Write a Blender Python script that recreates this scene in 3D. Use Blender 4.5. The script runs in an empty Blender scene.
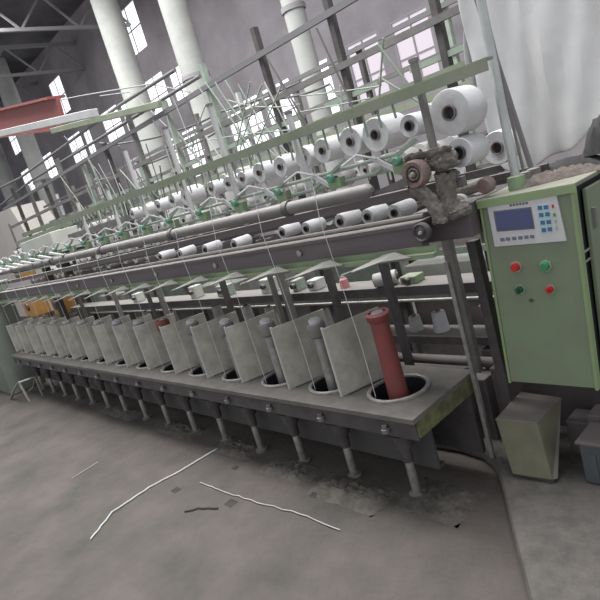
import bpy, math, random
from mathutils import Vector, Matrix
rnd = random.Random(7)
SC = bpy.context.scene
COL = SC.collection

# ------------------------------------------------------------------ camera
F = 560.0
def cam_axes(yaw, pit, rol):
    a, b, c = map(math.radians, (yaw, pit, rol))
    ya = Matrix(((math.cos(a), 0, math.sin(a)), (0, 1, 0), (-math.sin(a), 0, math.cos(a))))
    pi = Matrix(((1, 0, 0), (0, math.cos(b), -math.sin(b)), (0, math.sin(b), math.cos(b))))
    ro = Matrix(((math.cos(c), -math.sin(c), 0), (math.sin(c), math.cos(c), 0), (0, 0, 1)))
    return ro @ pi @ ya
_r = cam_axes(50.4, 11.7, -16.6)
X_ = Vector([_r[i][0] for i in range(3)]); D_ = Vector([_r[i][1] for i in range(3)]); Y_ = Vector([_r[i][2] for i in range(3)])
if X_[2] > 0: X_ = -X_
if Y_[2] < 0: Y_ = -Y_
Z_ = -D_ if D_[1] > 0 else D_
H = 1.8
CAM = Vector((0, 0, H))
def ray(x, y):
    d = Vector(((x - 300) / F, (y - 300) / F, 1.0))
    return Vector((X_.dot(d), Y_.dot(d), Z_.dot(d)))
def PY(x, y, Y):                      # point of the plane Y = const seen at a pixel
    d = ray(x, y); return CAM + d * (Y / d.y)
def PZ(x, y, z):
    d = ray(x, y); return CAM + d * ((z - H) / d.z)
cd = bpy.data.cameras.new('camera'); cam = bpy.data.objects.new('camera', cd); COL.objects.link(cam)
# world vectors of the camera's right / up / back axes
right = Vector((X_[0], Y_[0], Z_[0])); down = Vector((X_[1], Y_[1], Z_[1])); fwd = Vector((X_[2], Y_[2], Z_[2]))
m = Matrix.Identity(4)
for i in range(3):
    m[i][0] = right[i]; m[i][1] = -down[i]; m[i][2] = -fwd[i]; m[i][3] = CAM[i]
cam.matrix_world = m
cd.sensor_width = 36; cd.lens = 36 * F / 600; cd.clip_start = 0.05; cd.clip_end = 200
SC.camera = cam

# --------------------------------------------------------------- materials
def mat(name, col, rough=0.7, metal=0.0, dirt=None, amt=0.5, scale=6.0, dust=None, dust_amt=0.0, bump=0.0, bscale=60, emit=None, estr=1.0, stretch=None):
    m = bpy.data.materials.new(name); m.use_nodes = True
    nt = m.node_tree; N = nt.nodes; L = nt.links
    b = N['Principled BSDF']
    b.inputs['Roughness'].default_value = rough; b.inputs['Metallic'].default_value = metal
    g = N.new('ShaderNodeNewGeometry')
    pos = g.outputs['Position']
    if stretch:
        mp = N.new('ShaderNodeMapping'); mp.inputs['Scale'].default_value = stretch
        L.new(pos, mp.inputs['Vector']); pos = mp.outputs['Vector']
    cur = None
    if dirt:
        n = N.new('ShaderNodeTexNoise'); n.inputs['Scale'].default_value = scale; n.inputs['Detail'].default_value = 6
        n.inputs['Roughness'].default_value = 0.65
        L.new(pos, n.inputs['Vector'])
        r = N.new('ShaderNodeValToRGB'); r.color_ramp.elements[0].position = 0.35; r.color_ramp.elements[1].position = 0.68
        r.color_ramp.elements[0].color = (0, 0, 0, 1); r.color_ramp.elements[1].color = (amt, amt, amt, 1)
        L.new(n.outputs['Fac'], r.inputs['Fac'])
        mx = N.new('ShaderNodeMix'); mx.data_type = 'RGBA'
        mx.inputs['A'].default_value = (*col, 1); mx.inputs['B'].default_value = (*dirt, 1)
        L.new(r.outputs['Color'], mx.inputs['Factor']); cur = mx.outputs['Result']
    if dust:
        s = N.new('ShaderNodeSeparateXYZ'); L.new(g.outputs['Normal'], s.inputs['Vector'])
        mr = N.new('ShaderNodeMapRange'); mr.inputs['From Min'].default_value = 0.2; mr.inputs['From Max'].default_value = 0.9
        mr.inputs['To Max'].default_value = dust_amt
        L.new(s.outputs['Z'], mr.inputs['Value'])
        mx = N.new('ShaderNodeMix'); mx.data_type = 'RGBA'
        if cur: L.new(cur, mx.inputs['A'])
        else: mx.inputs['A'].default_value = (*col, 1)
        mx.inputs['B'].default_value = (*dust, 1)
        L.new(mr.outputs['Result'], mx.inputs['Factor']); cur = mx.outputs['Result']
    if cur: L.new(cur, b.inputs['Base Color'])
    else: b.inputs['Base Color'].default_value = (*col, 1)
    if bump:
        n2 = N.new('ShaderNodeTexNoise'); n2.inputs['Scale'].default_value = bscale; n2.inputs['Detail'].default_value = 4
        L.new(pos, n2.inputs['Vector'])
        bp = N.new('ShaderNodeBump'); bp.inputs['Strength'].default_value = bump; bp.inputs['Distance'].default_value = 0.01
        L.new(n2.outputs['Fac'], bp.inputs['Height']); L.new(bp.outputs['Normal'], b.inputs['Normal'])
    if emit:
        b.inputs['Emission Color'].default_value = (*emit, 1); b.inputs['Emission Strength'].default_value = estr
    return m

DUST = (0.30, 0.28, 0.26)
M = {}
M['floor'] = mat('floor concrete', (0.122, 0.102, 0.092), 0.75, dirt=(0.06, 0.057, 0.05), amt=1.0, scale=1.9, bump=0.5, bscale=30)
M['wall'] = mat('wall plaster', (0.34, 0.315, 0.335), 0.9, dirt=(0.20, 0.185, 0.20), amt=0.9, scale=0.7)
M['ceiling'] = mat('ceiling sheet', (0.17, 0.165, 0.175), 0.9, dirt=(0.05, 0.05, 0.055), amt=0.8, scale=0.8)
M['slab'] = mat('table steel', (0.16, 0.148, 0.137), 0.6, dirt=(0.10, 0.095, 0.085), amt=0.9, scale=9, bump=0.3, bscale=80)
M['slab_green'] = mat('table end paint', (0.18, 0.20, 0.08), 0.7, dirt=(0.07, 0.062, 0.05), amt=1.0, scale=14, bump=0.3)
M['leaf'] = mat('guide leaf metal', (0.17, 0.165, 0.15), 0.6, dirt=(0.10, 0.095, 0.09), amt=0.8, scale=12, dust=(0.30, 0.29, 0.26), dust_amt=0.7)
M['dark'] = mat('dark oily metal', (0.06, 0.055, 0.055), 0.6, dirt=(0.11, 0.10, 0.095), amt=0.8, scale=10, dust=DUST, dust_amt=0.7)
M['rail'] = mat('rail paint', (0.105, 0.085, 0.095), 0.6, dirt=(0.15, 0.135, 0.135), amt=0.8, scale=5, dust=(0.40, 0.37, 0.35), dust_amt=0.9, stretch=(0.3, 1, 2))
M['grey'] = mat('grey dusty metal', (0.20, 0.193, 0.182), 0.55, dirt=(0.13, 0.12, 0.115), amt=0.8, scale=8, dust=(0.42, 0.40, 0.38), dust_amt=0.6)
M['steel'] = mat('bare steel', (0.42, 0.41, 0.39), 0.4, 0.4, dirt=(0.2, 0.18, 0.16), amt=0.7, scale=20)
M['chrome'] = mat('bright pole', (0.52, 0.54, 0.53), 0.35, 0.4, dirt=(0.33, 0.34, 0.33), amt=0.6, scale=6)
M['green'] = mat('machine green', (0.21, 0.31, 0.165), 0.55, dirt=(0.19, 0.22, 0.15), amt=0.9, scale=4, dust=(0.36, 0.36, 0.29), dust_amt=0.6)
M['cab'] = mat('cabinet green', (0.20, 0.27, 0.165), 0.5, dirt=(0.19, 0.205, 0.15), amt=0.85, scale=3.5, dust=(0.36, 0.35, 0.29), dust_amt=0.85)
M['cab_edge'] = mat('cabinet edge green', (0.25, 0.35, 0.17), 0.5, dirt=(0.23, 0.27, 0.16), amt=0.7, scale=8)
M['palegreen'] = mat('pale green metal', (0.34, 0.42, 0.34), 0.6, dirt=(0.24, 0.26, 0.23), amt=0.8, scale=7, dust=(0.45, 0.44, 0.41), dust_amt=0.5)
M['darkgreen'] = mat('rail green', (0.20, 0.25, 0.16), 0.6, dirt=(0.29, 0.29, 0.24), amt=1.0, scale=4, dust=(0.33, 0.36, 0.27), dust_amt=0.7)
M['knob_green'] = mat('knob green', (0.09, 0.25, 0.17), 0.5)
M['plate'] = mat('divider sheet', (0.50, 0.49, 0.43), 0.5, dirt=(0.30, 0.29, 0.25), amt=0.9, scale=7, bump=0.1)
M['plate_edge'] = mat('divider edge', (0.50, 0.50, 0.48), 0.5)
M['yarn'] = mat('white yarn', (0.66, 0.66, 0.67), 0.6, dirt=(0.50, 0.50, 0.50), amt=0.7, scale=25, stretch=(1, 0.2, 1), bump=0.15, bscale=200)
M['yarn_dull'] = mat('dull yarn', (0.52, 0.51, 0.50), 0.7, dirt=(0.36, 0.35, 0.34), amt=0.8, scale=15)
M['core'] = mat('cardboard core', (0.20, 0.175, 0.17), 0.8)
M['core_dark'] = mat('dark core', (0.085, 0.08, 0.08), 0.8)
M['red'] = mat('red tube plastic', (0.24, 0.055, 0.05), 0.5, dirt=(0.15, 0.055, 0.05), amt=0.8, scale=12)
M['redbeam'] = mat('red beam paint', (0.25, 0.075, 0.07), 0.6, dirt=(0.24, 0.09, 0.085), amt=0.8, scale=2)
M['pinkred'] = mat('faded red plastic', (0.55, 0.22, 0.22), 0.6)
M['rust'] = mat('rusty cast iron', (0.19, 0.12, 0.11), 0.7, dirt=(0.25, 0.21, 0.19), amt=0.8, scale=25, bump=0.4)
M['cast'] = mat('lint covered casting', (0.13, 0.125, 0.105), 0.9, dirt=(0.27, 0.24, 0.215), amt=0.9, scale=26, bump=0.8, bscale=50, dust=(0.42, 0.39, 0.36), dust_amt=0.7)
M['white'] = mat('white paint', (0.55, 0.55, 0.545), 0.6, dirt=(0.42, 0.42, 0.42), amt=0.7, scale=3)
M['bezel'] = mat('bezel plastic', (0.62, 0.61, 0.62), 0.4, dirt=(0.5, 0.5, 0.5), amt=0.5, scale=12)
M['lcd'] = mat('display glass', (0.045, 0.055, 0.13), 0.3, emit=(0.06, 0.07, 0.15), estr=0.2)
M['lcd_frame'] = mat('display frame', (0.12, 0.13, 0.18), 0.5)
M['key_teal'] = mat('teal key', (0.10, 0.42, 0.42), 0.5)
M['key_blue'] = mat('blue key', (0.06, 0.14, 0.30), 0.5)
M['key_grey'] = mat('grey key', (0.16, 0.17, 0.22), 0.5)
M['ink'] = mat('ink', (0.12, 0.12, 0.14), 0.6)
M['btn_red'] = mat('red button', (0.52, 0.02, 0.02), 0.35)
M['btn_green'] = mat('green button', (0.04, 0.26, 0.10), 0.35)
M['btn_dgreen'] = mat('dark green knob', (0.02, 0.09, 0.045), 0.4)
M['btn_ring'] = mat('button ring', (0.40, 0.44, 0.38), 0.3, 0.3)
M['black'] = mat('black gap', (0.012, 0.012, 0.016), 0.8)
M['sheet'] = mat('white woven sheet', (0.52, 0.52, 0.52), 0.8, dirt=(0.44, 0.44, 0.44), amt=0.8, scale=5, bump=0.2, bscale=12)
M['rag'] = mat('brown grey rag', (0.12, 0.098, 0.088), 0.95, dirt=(0.21, 0.18, 0.165), amt=0.9, scale=30, bump=0.8, bscale=60)
M['bag'] = mat('dark grey bag', (0.028, 0.028, 0.028), 0.8, dirt=(0.05, 0.048, 0.048), amt=0.8, scale=12, bump=0.5, bscale=20)
M['motor'] = mat('motor cover paint', (0.18, 0.18, 0.12), 0.65, dirt=(0.12, 0.12, 0.085), amt=0.8, scale=7, dust=(0.16, 0.14, 0.13), dust_amt=1.0, bump=0.15)
M['ledge'] = mat('dusty ledge', (0.15, 0.13, 0.13), 0.8, dirt=(0.09, 0.08, 0.08), amt=0.8, scale=8, dust=(0.18, 0.155, 0.15), dust_amt=0.8)
M['bluegrey'] = mat('blue grey box', (0.075, 0.09, 0.10), 0.6, dirt=(0.10, 0.105, 0.105), amt=0.7, scale=8)
M['beige'] = mat('beige panel', (0.66, 0.62, 0.57), 0.7, dirt=(0.55, 0.52, 0.48), amt=0.7, scale=1.2)
M['cream'] = mat('cream cover', (0.53, 0.54, 0.49), 0.6, dirt=(0.42, 0.43, 0.38), amt=0.7, scale=3)
M['headstock'] = mat('headstock grey green', (0.18, 0.20, 0.17), 0.7, dirt=(0.13, 0.14, 0.125), amt=0.8, scale=3)
M['orange'] = mat('orange machine paint', (0.50, 0.25, 0.06), 0.6, dirt=(0.30, 0.16, 0.06), amt=0.8, scale=9)
M['pane'] = mat('bright pane', (0.8, 0.8, 0.85), 0.4, emit=(0.93, 0.93, 1.0), estr=1.3)
M['pane_dim'] = mat('dim pane', (0.5, 0.45, 0.5), 0.4, emit=(0.72, 0.64, 0.72), estr=0.5)
M['column'] = mat('column paint', (0.50, 0.51, 0.475), 0.8, dirt=(0.36, 0.37, 0.36), amt=0.8, scale=1.5)
M['lint'] = mat('lint and dust', (0.15, 0.135, 0.12), 1.0, dirt=(0.07, 0.065, 0.057), amt=0.9, scale=14, bump=1.0, bscale=40)
M['base'] = mat('base casting', (0.085, 0.08, 0.072), 0.8, dirt=(0.145, 0.13, 0.12), amt=0.9, scale=14, bump=0.6, bscale=50)
M['stain'] = mat('oily scrap', (0.05, 0.045, 0.045), 0.8)
M['cable'] = mat('conduit grey', (0.17, 0.165, 0.17), 0.7)
M['truss'] = mat('truss grey', (0.30, 0.29, 0.30), 0.7)
M['lamp'] = mat('lamp tube', (0.9, 0.9, 0.9), 0.4, emit=(1, 1, 1), estr=6)

# -------------------------------------------------------------- mesh tools
class MB:
    def __init__(s): s.v = []; s.f = []; s.sm = []
    def add(s, vs, fs, smooth=False):
        o = len(s.v); s.v += [tuple(v) for v in vs]
        for f in fs: s.f.append([i + o for i in f]); s.sm.append(smooth)
        return s
    def box(s, x0, x1, y0, y1, z0, z1, c=0.0):
        if x0 > x1: x0, x1 = x1, x0
        if y0 > y1: y0, y1 = y1, y0
        if z0 > z1: z0, z1 = z1, z0
        return s.hexa([(x0,y0,z0),(x1,y0,z0),(x1,y1,z0),(x0,y1,z0),(x0,y0,z1),(x1,y0,z1),(x1,y1,z1),(x0,y1,z1)])
    def hexa(s, v):
        return s.add(v, [(0,3,2,1),(4,5,6,7),(0,1,5,4),(1,2,6,5),(2,3,7,6),(3,0,4,7)])
    def bar(s, a, b, w, h=None, up=(0,0,1)):
        a = Vector(a); b = Vector(b); h = h or w; d = (b - a).normalized(); up = Vector(up)
        if abs(d.dot(up)) > .98: up = Vector((0,1,0))
        r = d.cross(up).normalized(); u = r.cross(d).normalized()
        q = [r*w/2*i + u*h/2*j for i, j in ((-1,-1),(1,-1),(1,1),(-1,1))]
        return s.hexa([a+q[0], a+q[1], b+q[1], b+q[0], a+q[3], a+q[2], b+q[2], b+q[3]])
    def tube(s, pts, r, n=8, cap=True):
        pts = [Vector(p) for p in pts]; rs = r if isinstance(r, (list, tuple)) else [r]*len(pts)
        rings = []; prev = None
        for i, p in enumerate(pts):
            d = (pts[min(i+1, len(pts)-1)] - pts[max(i-1, 0)]).normalized()
            if prev is None:
                up = Vector((0,0,1)) if abs(d.z) < .9 else Vector((1,0,0))
                u = d.cross(up).normalized()
            else: u = (prev - d*prev.dot(d)).normalized()
            prev = u; w = d.cross(u)
            rings.append([p + (u*math.cos(2*math.pi*k/n) + w*math.sin(2*math.pi*k/n))*rs[i] for k in range(n)])
        vs = [v for R in rings for v in R]
        fs = [(i*n+k, i*n+(k+1)%n, (i+1)*n+(k+1)%n, (i+1)*n+k) for i in range(len(pts)-1) for k in range(n)]
        s.add(vs, fs, True)
        if cap:
            s.add(rings[0], [tuple(range(n))[::-1]]); s.add(rings[-1], [tuple(range(n))])
        return s
    def lathe(s, prof, n=24, axis='z', at=(0,0,0), closed=False):
        vs = []
        for (r, h) in prof:
            for k in range(n):
                a = 2*math.pi*k/n; c, q = r*math.cos(a), r*math.sin(a)
                p = (c, q, h) if axis == 'z' else ((c, h, q) if axis == 'y' else (h, c, q))
                vs.append((p[0]+at[0], p[1]+at[1], p[2]+at[2]))
        m_ = len(prof); fs = []
        for i in range(m_ if closed else m_-1):
            j = (i+1) % m_
            for k in range(n):
                f = (i*n+k, i*n+(k+1)%n, j*n+(k+1)%n, j*n+k)
                fs.append(f if axis != 'y' else f[::-1])
        return s.add(vs, fs, True)
    def build(s, name, m_, parent=None, loc=None, bevel=0.0):
        me = bpy.data.meshes.new(name); me.from_pydata(s.v, [], s.f); me.update()
        for p, q in zip(me.polygons, s.sm): p.use_smooth = q
        if any(s.sm): me.set_sharp_from_angle(angle=math.radians(38))
        me.materials.append(M[m_]); o = bpy.data.objects.new(name, me); COL.objects.link(o)
        if parent: o.parent = parent
        if loc: o.location = loc
        if bevel:
            b = o.modifiers.new('bevel', 'BEVEL'); b.width = bevel; b.segments = 2; b.limit_method = 'ANGLE'
        return o
def tag(o, label, cat, group=None, kind=None):
    o['label'] = label; o['category'] = cat
    if group: o['group'] = group
    if kind: o['kind'] = kind
    return o
def thing(name, label, cat, loc=(0,0,0), group=None):
    o = bpy.data.objects.new(name, None); COL.objects.link(o); o.location = loc; o.empty_display_size = .1
    return tag(o, label, cat, group)
def struct(name, mb, m_, parent=None):
    o = mb.build(name, m_, parent)
    if not parent: o['kind'] = 'structure'
    return o
def dup(root, loc, label, rot=None, scale=None):
    r = root.copy(); COL.objects.link(r); r.location = loc; r['label'] = label
    if rot: r.rotation_euler = rot
    if scale: r.scale = scale
    for ch in list(root.children):
        c = ch.copy(); COL.objects.link(c); c.parent = r
        for g in list(ch.children):
            d = g.copy(); COL.objects.link(d); d.parent = c
    return r
ORD = ['first','second','third','fourth','fifth','sixth','seventh','eighth','ninth','tenth','eleventh','twelfth','thirteenth','fourteenth','fifteenth','sixteenth','seventeenth','eighteenth','nineteenth','twentieth','twenty-first','twenty-second','twenty-third','twenty-fourth','twenty-fifth','twenty-sixth','twenty-seventh','twenty-eighth']
def prism(mb, poly, y0, y1):          # polygon given in (x, z), extruded along y
    n = len(poly)
    vs = [(x, y0, z) for x, z in poly] + [(x, y1, z) for x, z in poly]
    fs = [tuple(range(n)), tuple(range(2*n-1, n-1, -1))] + [(i, i+n, (i+1)%n+n, (i+1)%n) for i in range(n)]
    return mb.add(vs, fs)

# ------------------------------------------------------------- the setting
XL, XR, YB, ZC = -34.0, 3.0, 9.0, 8.6
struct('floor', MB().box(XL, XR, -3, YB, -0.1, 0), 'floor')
struct('ceiling', MB().box(XL, XR, -1, YB+.3, ZC, ZC+.15), 'ceiling')
struct('wall_left', MB().box(XL-.2, XL, -3, YB+.3, 0, ZC), 'wall')
wins = []   # x0, x1, z0, z1, material
def tier(xs, z0, z1, m_='pane'):
    for x0, x1 in xs: wins.append((x0, x1, z0, z1, m_))
tier([(-14.9,-13.75),(-18.1,-16.8),(-21.3,-20.0),(-24.4,-23.2),(-27.5,-26.3),(-30.5,-29.4)], 4.55, 5.65)
tier([(-13.5,-12.75),(-16.6,-15.9),(-19.8,-19.2)], 4.6, 5.5)
tier([(-21.2,-20.0),(-27.3,-26.1),(-15.2,-14.0),(-9.4,-8.2)], 6.35, 7.6)
tier([(-14.7,-13.9),(-13.8,-13.0),(-11.6,-10.95),(-10.85,-10.25),(-10.1,-9.1),(-8.7,-7.9)], 2.65, 3.95)
tier([(-12.85,-12.35),(-12.2,-11.75),(-7.4,-6.6),(-6.3,-5.5),(-17.4,-16.6),(-20.6,-19.9)], 2.6, 3.95, 'pane_dim')
# back wall built round its openings, tier by tier
wb = MB(); zs = [(2.6,3.95),(4.55,5.65),(6.35,7.6)]
zprev = 0
for z0, z1 in zs:
    wb.box(XL, XR, YB, YB+.3, zprev, z0)
    row = sorted([(w[0], w[1], w[2], w[3]) for w in wins if w[2] >= z0-.01 and w[3] <= z1+.01])
    xp = XL
    for x0, x1, a, b in row:
        wb.box(xp, x0, YB, YB+.3, z0, z1)
        if a > z0: wb.box(x0, x1, YB, YB+.3, z0, a)
        if b < z1: wb.box(x0, x1, YB, YB+.3, b, z1)
        xp = x1
    wb.box(xp, XR, YB, YB+.3, z0, z1); zprev = z1
wb.box(XL, XR, YB, YB+.3, zprev, ZC)
struct('wall_back', wb, 'wall')
for i, (x0, x1, z0, z1, m_) in enumerate(wins):
    r = bpy.data.objects.new('window_%d' % (i+1), None); COL.objects.link(r); r['kind'] = 'structure'
    r.location = ((x0+x1)/2, YB, (z0+z1)/2)
    w, h = (x1-x0)/2, (z1-z0)/2
    MB().box(-w+.01, w-.01, .03, .04, -h+.01, h-.01).build('pane', m_, r)
    f = MB(); t = .03
    f.box(-w,-w+t,.0,.05,-h,h).box(w-t,w,.0,.05,-h,h).box(-w+t,w-t,.0,.05,-h,-h+t).box(-w+t,w-t,.0,.05,h-t,h)
    f.box(-.015,.015,.01,.028,-h+t,h-t).box(-w+t,-.015,.01,.028,-.015,.015).box(.015,w-t,.01,.028,-.015,.015)
    f.build('window_frame', 'truss', r)

# thick white columns between the machines
def column(x, y, r, z1, label):
    t = thing('column', label, 'column', (x, y, 0), 'thick pale columns in the hall')
    MB().lathe([(0,0),(r,0),(r,z1),(0,z1)], 28).build('shaft', 'column', t)
    MB().lathe([(r+.01,z1*.5),(r+.03,z1*.5),(r+.03,z1*.5+.08),(r+.01,z1*.5+.08)], 28, closed=True).build('collar', 'truss', t)
for px, py, Y, r, lb in ((154,150,7.2,.30,'wide pale column behind the machine, with a cable crossing it'),
                         (203,100,7.2,.27,'wide pale column rising beside the upper windows, nearest the middle'),
                         (38,170,7.6,.30,'pale column standing between the small far left windows'),
                         (2,170,7.9,.32,'pale column cut by the left edge of the photo'),
                         (318,100,7.0,.17,'slimmer pale column behind the row of big yarn packages')):
    p = PY(px, py, Y); column(p.x, Y, r, ZC, lb)

# roof steel: trusses and lamps
for i, x in enumerate((-26, -22, -18, -14.5, -11, -8, -5)):
    t = MB(); zt = 7.9
    t.bar((x,0,zt),(x,YB-.05,zt),.1); t.bar((x,0,zt-.8),(x,YB-.05,zt-.8),.08)
    y = 0
    while y < YB-1:
        t.bar((x,y,zt-.8),(x,y+.75,zt),.05); t.bar((x,y+.75,zt),(x,y+1.5,zt-.8),.05); y += 1.5
    tag(t.build('roof_truss', 'truss'), '%s grey roof truss from the machine head end, up under the dark ceiling' % ORD[6-i], 'truss', 'roof trusses')
# overhead beams at upper left
def span(name, label, cat, a, b, w, h, m_):
    return tag(MB().bar(a, b, w, h).build(name, m_, bevel=.008), label, cat)
a = PY(-60,147,3.2); b = PY(94,113,3.2)
span('overhead_duct', 'long off-white square duct crossing the upper left corner', 'duct', a, b, .12, .095, 'white')
a = PY(-40,131,4.0); b = PY(62,112,4.0)
bm_ = thing('crane_beam', 'red painted overhead beam at the upper left, above the white duct', 'beam', a)
d_ = b - a
MB().bar((0,0,0), d_, .05, .46).build('web', 'redbeam', bm_)
MB().bar((0,0,.24), d_+Vector((0,0,.24)), .3, .04).build('flange', 'redbeam', bm_)
MB().bar((0,0,-.25), d_+Vector((0,0,-.25)), .3, .04).build('flange', 'redbeam', bm_)
a = PY(52,131,3.6); b = PY(160,104,3.6)
span('overhead_beam', 'green overhead beam running on from the off-white duct', 'beam', a, b, .05, .08, 'darkgreen')
# conduits and cables
CN = 0
def cable(pts, r, label, m_='cable', name='overhead_cable', sag=0.0, Y=3.5):
    global CN; CN += 1; P = [PY(x, y, Y + .15*CN) for x, y in pts]; out = []
    for i in range(len(P)-1):
        for k in range(8):
            t = k/8; q = P[i].lerp(P[i+1], t); out.append(q - Vector((0,0,sag*math.sin(math.pi*t))))
    out.append(P[-1])
    return tag(MB().tube(out, r, 8).build(name, m_), label, 'cable', 'cables strung overhead')
cable([(-40,208),(20,178),(120,105),(175,70)], .022, 'dark cable sloping past the upper left windows, upper of the close pair')
cable([(-40,238),(32,180),(120,126),(200,76)], .022, 'dark cable sloping past the upper left windows, lower of the close pair')
cable([(100,143),(130,142),(176,131),(220,112),(300,82)], .012, 'dark cable crossing the wide pale column at mid height', sag=.02)
cable([(100,180),(136,167),(180,150),(226,126),(278,99),(330,84)], .012, 'dark cable crossing low over the wide pale column', sag=.02)
cable([(100,96),(130,92),(146,106),(200,160)], .008, 'thin light wire descending right across the wide column', 'truss')
cable([(64,136),(95,168),(110,190)], .008, 'thin light wire descending from the bright left windows', 'truss')
cable([(60,100),(80,96),(150,84),(190,92)], .01, 'thin wire along the top left of the hall', 'truss')
wire_pts = [[(205,82),(240,130),(262,168)],[(215,82),(236,120),(280,160)],[(225,80),(250,120),(258,170)],[(195,82),(222,118),(228,150)],
            [(238,84),(262,130),(300,165)],[(250,82),(243,120),(232,165)],[(262,84),(246,126),(240,150)],[(282,84),(262,130),(250,162)],
            [(228,100),(262,112),(300,104)],[(300,96),(340,92),(380,86)],[(300,112),(345,104),(370,98)],[(330,84),(345,110),(352,122)],
            [(210,140),(240,134),(290,130)],[(172,96),(186,128),(196,160)],[(192,150),(196,128),(206,104)],[(120,170),(140,190),(150,215)],[(84,150),(100,182),(104,206)],[(60,176),(78,200),(92,222)]]
for i, pts in enumerate(wire_pts):
    P = [PY(x, y, 3.0 + .1*(i % 5)) for x, y in pts]
    out = []
    for k in range(13):
        t = k/12; out.append(P[0]*(1-t)**2 + P[1]*2*t*(1-t) + P[2]*t*t)
    tag(MB().tube(out, .006, 6).build('creel_wire', 'palegreen'), 'thin pale wire among the tangle over the green top rail', 'wire', 'tangle of pale creel wires')

# --------------------------------------------------- the spindle table
PITCH = .47; XT = -1.64; NS = 15
HX = [-1.925 - PITCH*k for k in range(15)]; HY = 2.07; HR = .165
Y0, Y1, ZT, ZB = 1.80, 2.36, .60, .575
tab = thing('spindle_table', 'long grey steel spindle table with round holes, holding the row of pots', 'machine table', (0,0,0))
mb = MB(); xe = HX[-1] - PITCH/2
def ringcell(x0, x1, cx, z, flip):
    n = 32; sq = []
    for k in range(n):
        a = 2*math.pi*k/n; c, s = math.cos(a), math.sin(a)
        # project outward onto the cell rectangle
        tx = ((x1-cx)/c) if c > 1e-9 else ((x0-cx)/c if c < -1e-9 else 1e9)
        ty = ((Y1-HY)/s) if s > 1e-9 else ((Y0-HY)/s if s < -1e-9 else 1e9)
        t = min(tx, ty); sq.append((cx+c*t, HY+s*t, z))
    ci = [(cx+HR*math.cos(2*math.pi*k/n), HY+HR*math.sin(2*math.pi*k/n), z) for k in range(n)]
    fs = [(k, (k+1)%n, n+(k+1)%n, n+k) for k in range(n)]
    if not flip: fs = [f[::-1] for f in fs]
    mb.add(ci + sq, fs)
    # corner triangles
    for (qx, qy) in ((x0,Y0),(x1,Y0),(x1,Y1),(x0,Y1)):
        ang = math.atan2(qy-HY, qx-cx) % (2*math.pi); k = int(ang/(2*math.pi)*n)
        mb.add([sq[k], sq[(k+1)%n], (qx,qy,z)], [(0,2,1) if not flip else (0,1,2)] if flip else [(0,2,1)])
for k, cx in enumerate(HX):
    x1 = cx + PITCH/2 if k else XT
    ringcell(cx-PITCH/2, x1, cx, ZT, False); ringcell(cx-PITCH/2, x1, cx, ZB, True)
    n = 32
    vs = [(cx+HR*math.cos(2*math.pi*j/n), HY+HR*math.sin(2*math.pi*j/n), z) for z in (ZB, ZT) for j in range(n)]
    mb.add(vs, [(j, j+n, (j+1)%n+n, (j+1)%n) for j in range(n)])
mb.add([(xe,Y0,ZB),(XT,Y0,ZB),(XT,Y0,ZT),(xe,Y0,ZT)], [(0,1,2,3)]); mb.add([(xe,Y1,ZB),(XT,Y1,ZB),(XT,Y1,ZT),(xe,Y1,ZT)], [(3,2,1,0)])
mb.add([(XT,Y0,ZB),(XT,Y1,ZB),(XT,Y1,ZT),(XT,Y0,ZT)], [(0,1,2,3)]); mb.add([(xe,Y0,ZB),(xe,Y1,ZB),(xe,Y1,ZT),(xe,Y0,ZT)], [(3,2,1,0)])
mb.build('table_top', 'slab', tab)
MB().box(XT-.015, XT-.003, Y0+.03, Y1, .49, .575).build('end_plate', 'slab_green', tab)
MB().box(xe, XT-.02, Y0+.03, Y0+.045, .47, .575).build('front_shade_lip', 'dark', tab)  # dark set-back board, shade of the table's front face put into its colour
MB().box(xe, XT-.02, 2.30, 2.33, .13, .50).build('back_skirt', 'dark', tab)
for k in range(15):
    MB().lathe([(0,.475),(.014,.475),(.014,.455),(.022,.455),(.022,.435),(0,.435)][::-1], 10, at=(HX[k]+.08, Y0+.015, .06)).build('bolt', 'grey', tab)

# pots set in the holes
def pot_parts(t):
    MB().lathe([(.150,0.0),(.158,.01),(.158,-.20),(0,-.20),(0,-.19),(.148,-.19),(.148,.0)], 36).build('pot_bowl', 'black', t)
    MB().lathe([(.150,.0),(.150,.012),(.158,.017),(.172,.012),(.172,.0)], 36, closed=True).build('pot_rim', 'steel', t)
    MB().lathe([(0,-.08),(.05,-.08),(.075,-.13),(.08,-.188),(0,-.188)][::-1], 20).build('pot_hub', 'dark', t)
pot = None
for k, x in enumerate(HX):
    lb = 'round dark spindle pot with a bright rim, around the tall red tube' if k == 0 else 'round dark spindle pot sunk in the table, %s from the control cabinet' % ORD[k]
    if pot is None:
        pot = thing('spindle_pot', lb, 'spindle pot', (x, HY, ZT+.001), 'spindle pots in the table'); pot_parts(pot)
    else: dup(pot, (x, HY, ZT+.001), lb)

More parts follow.
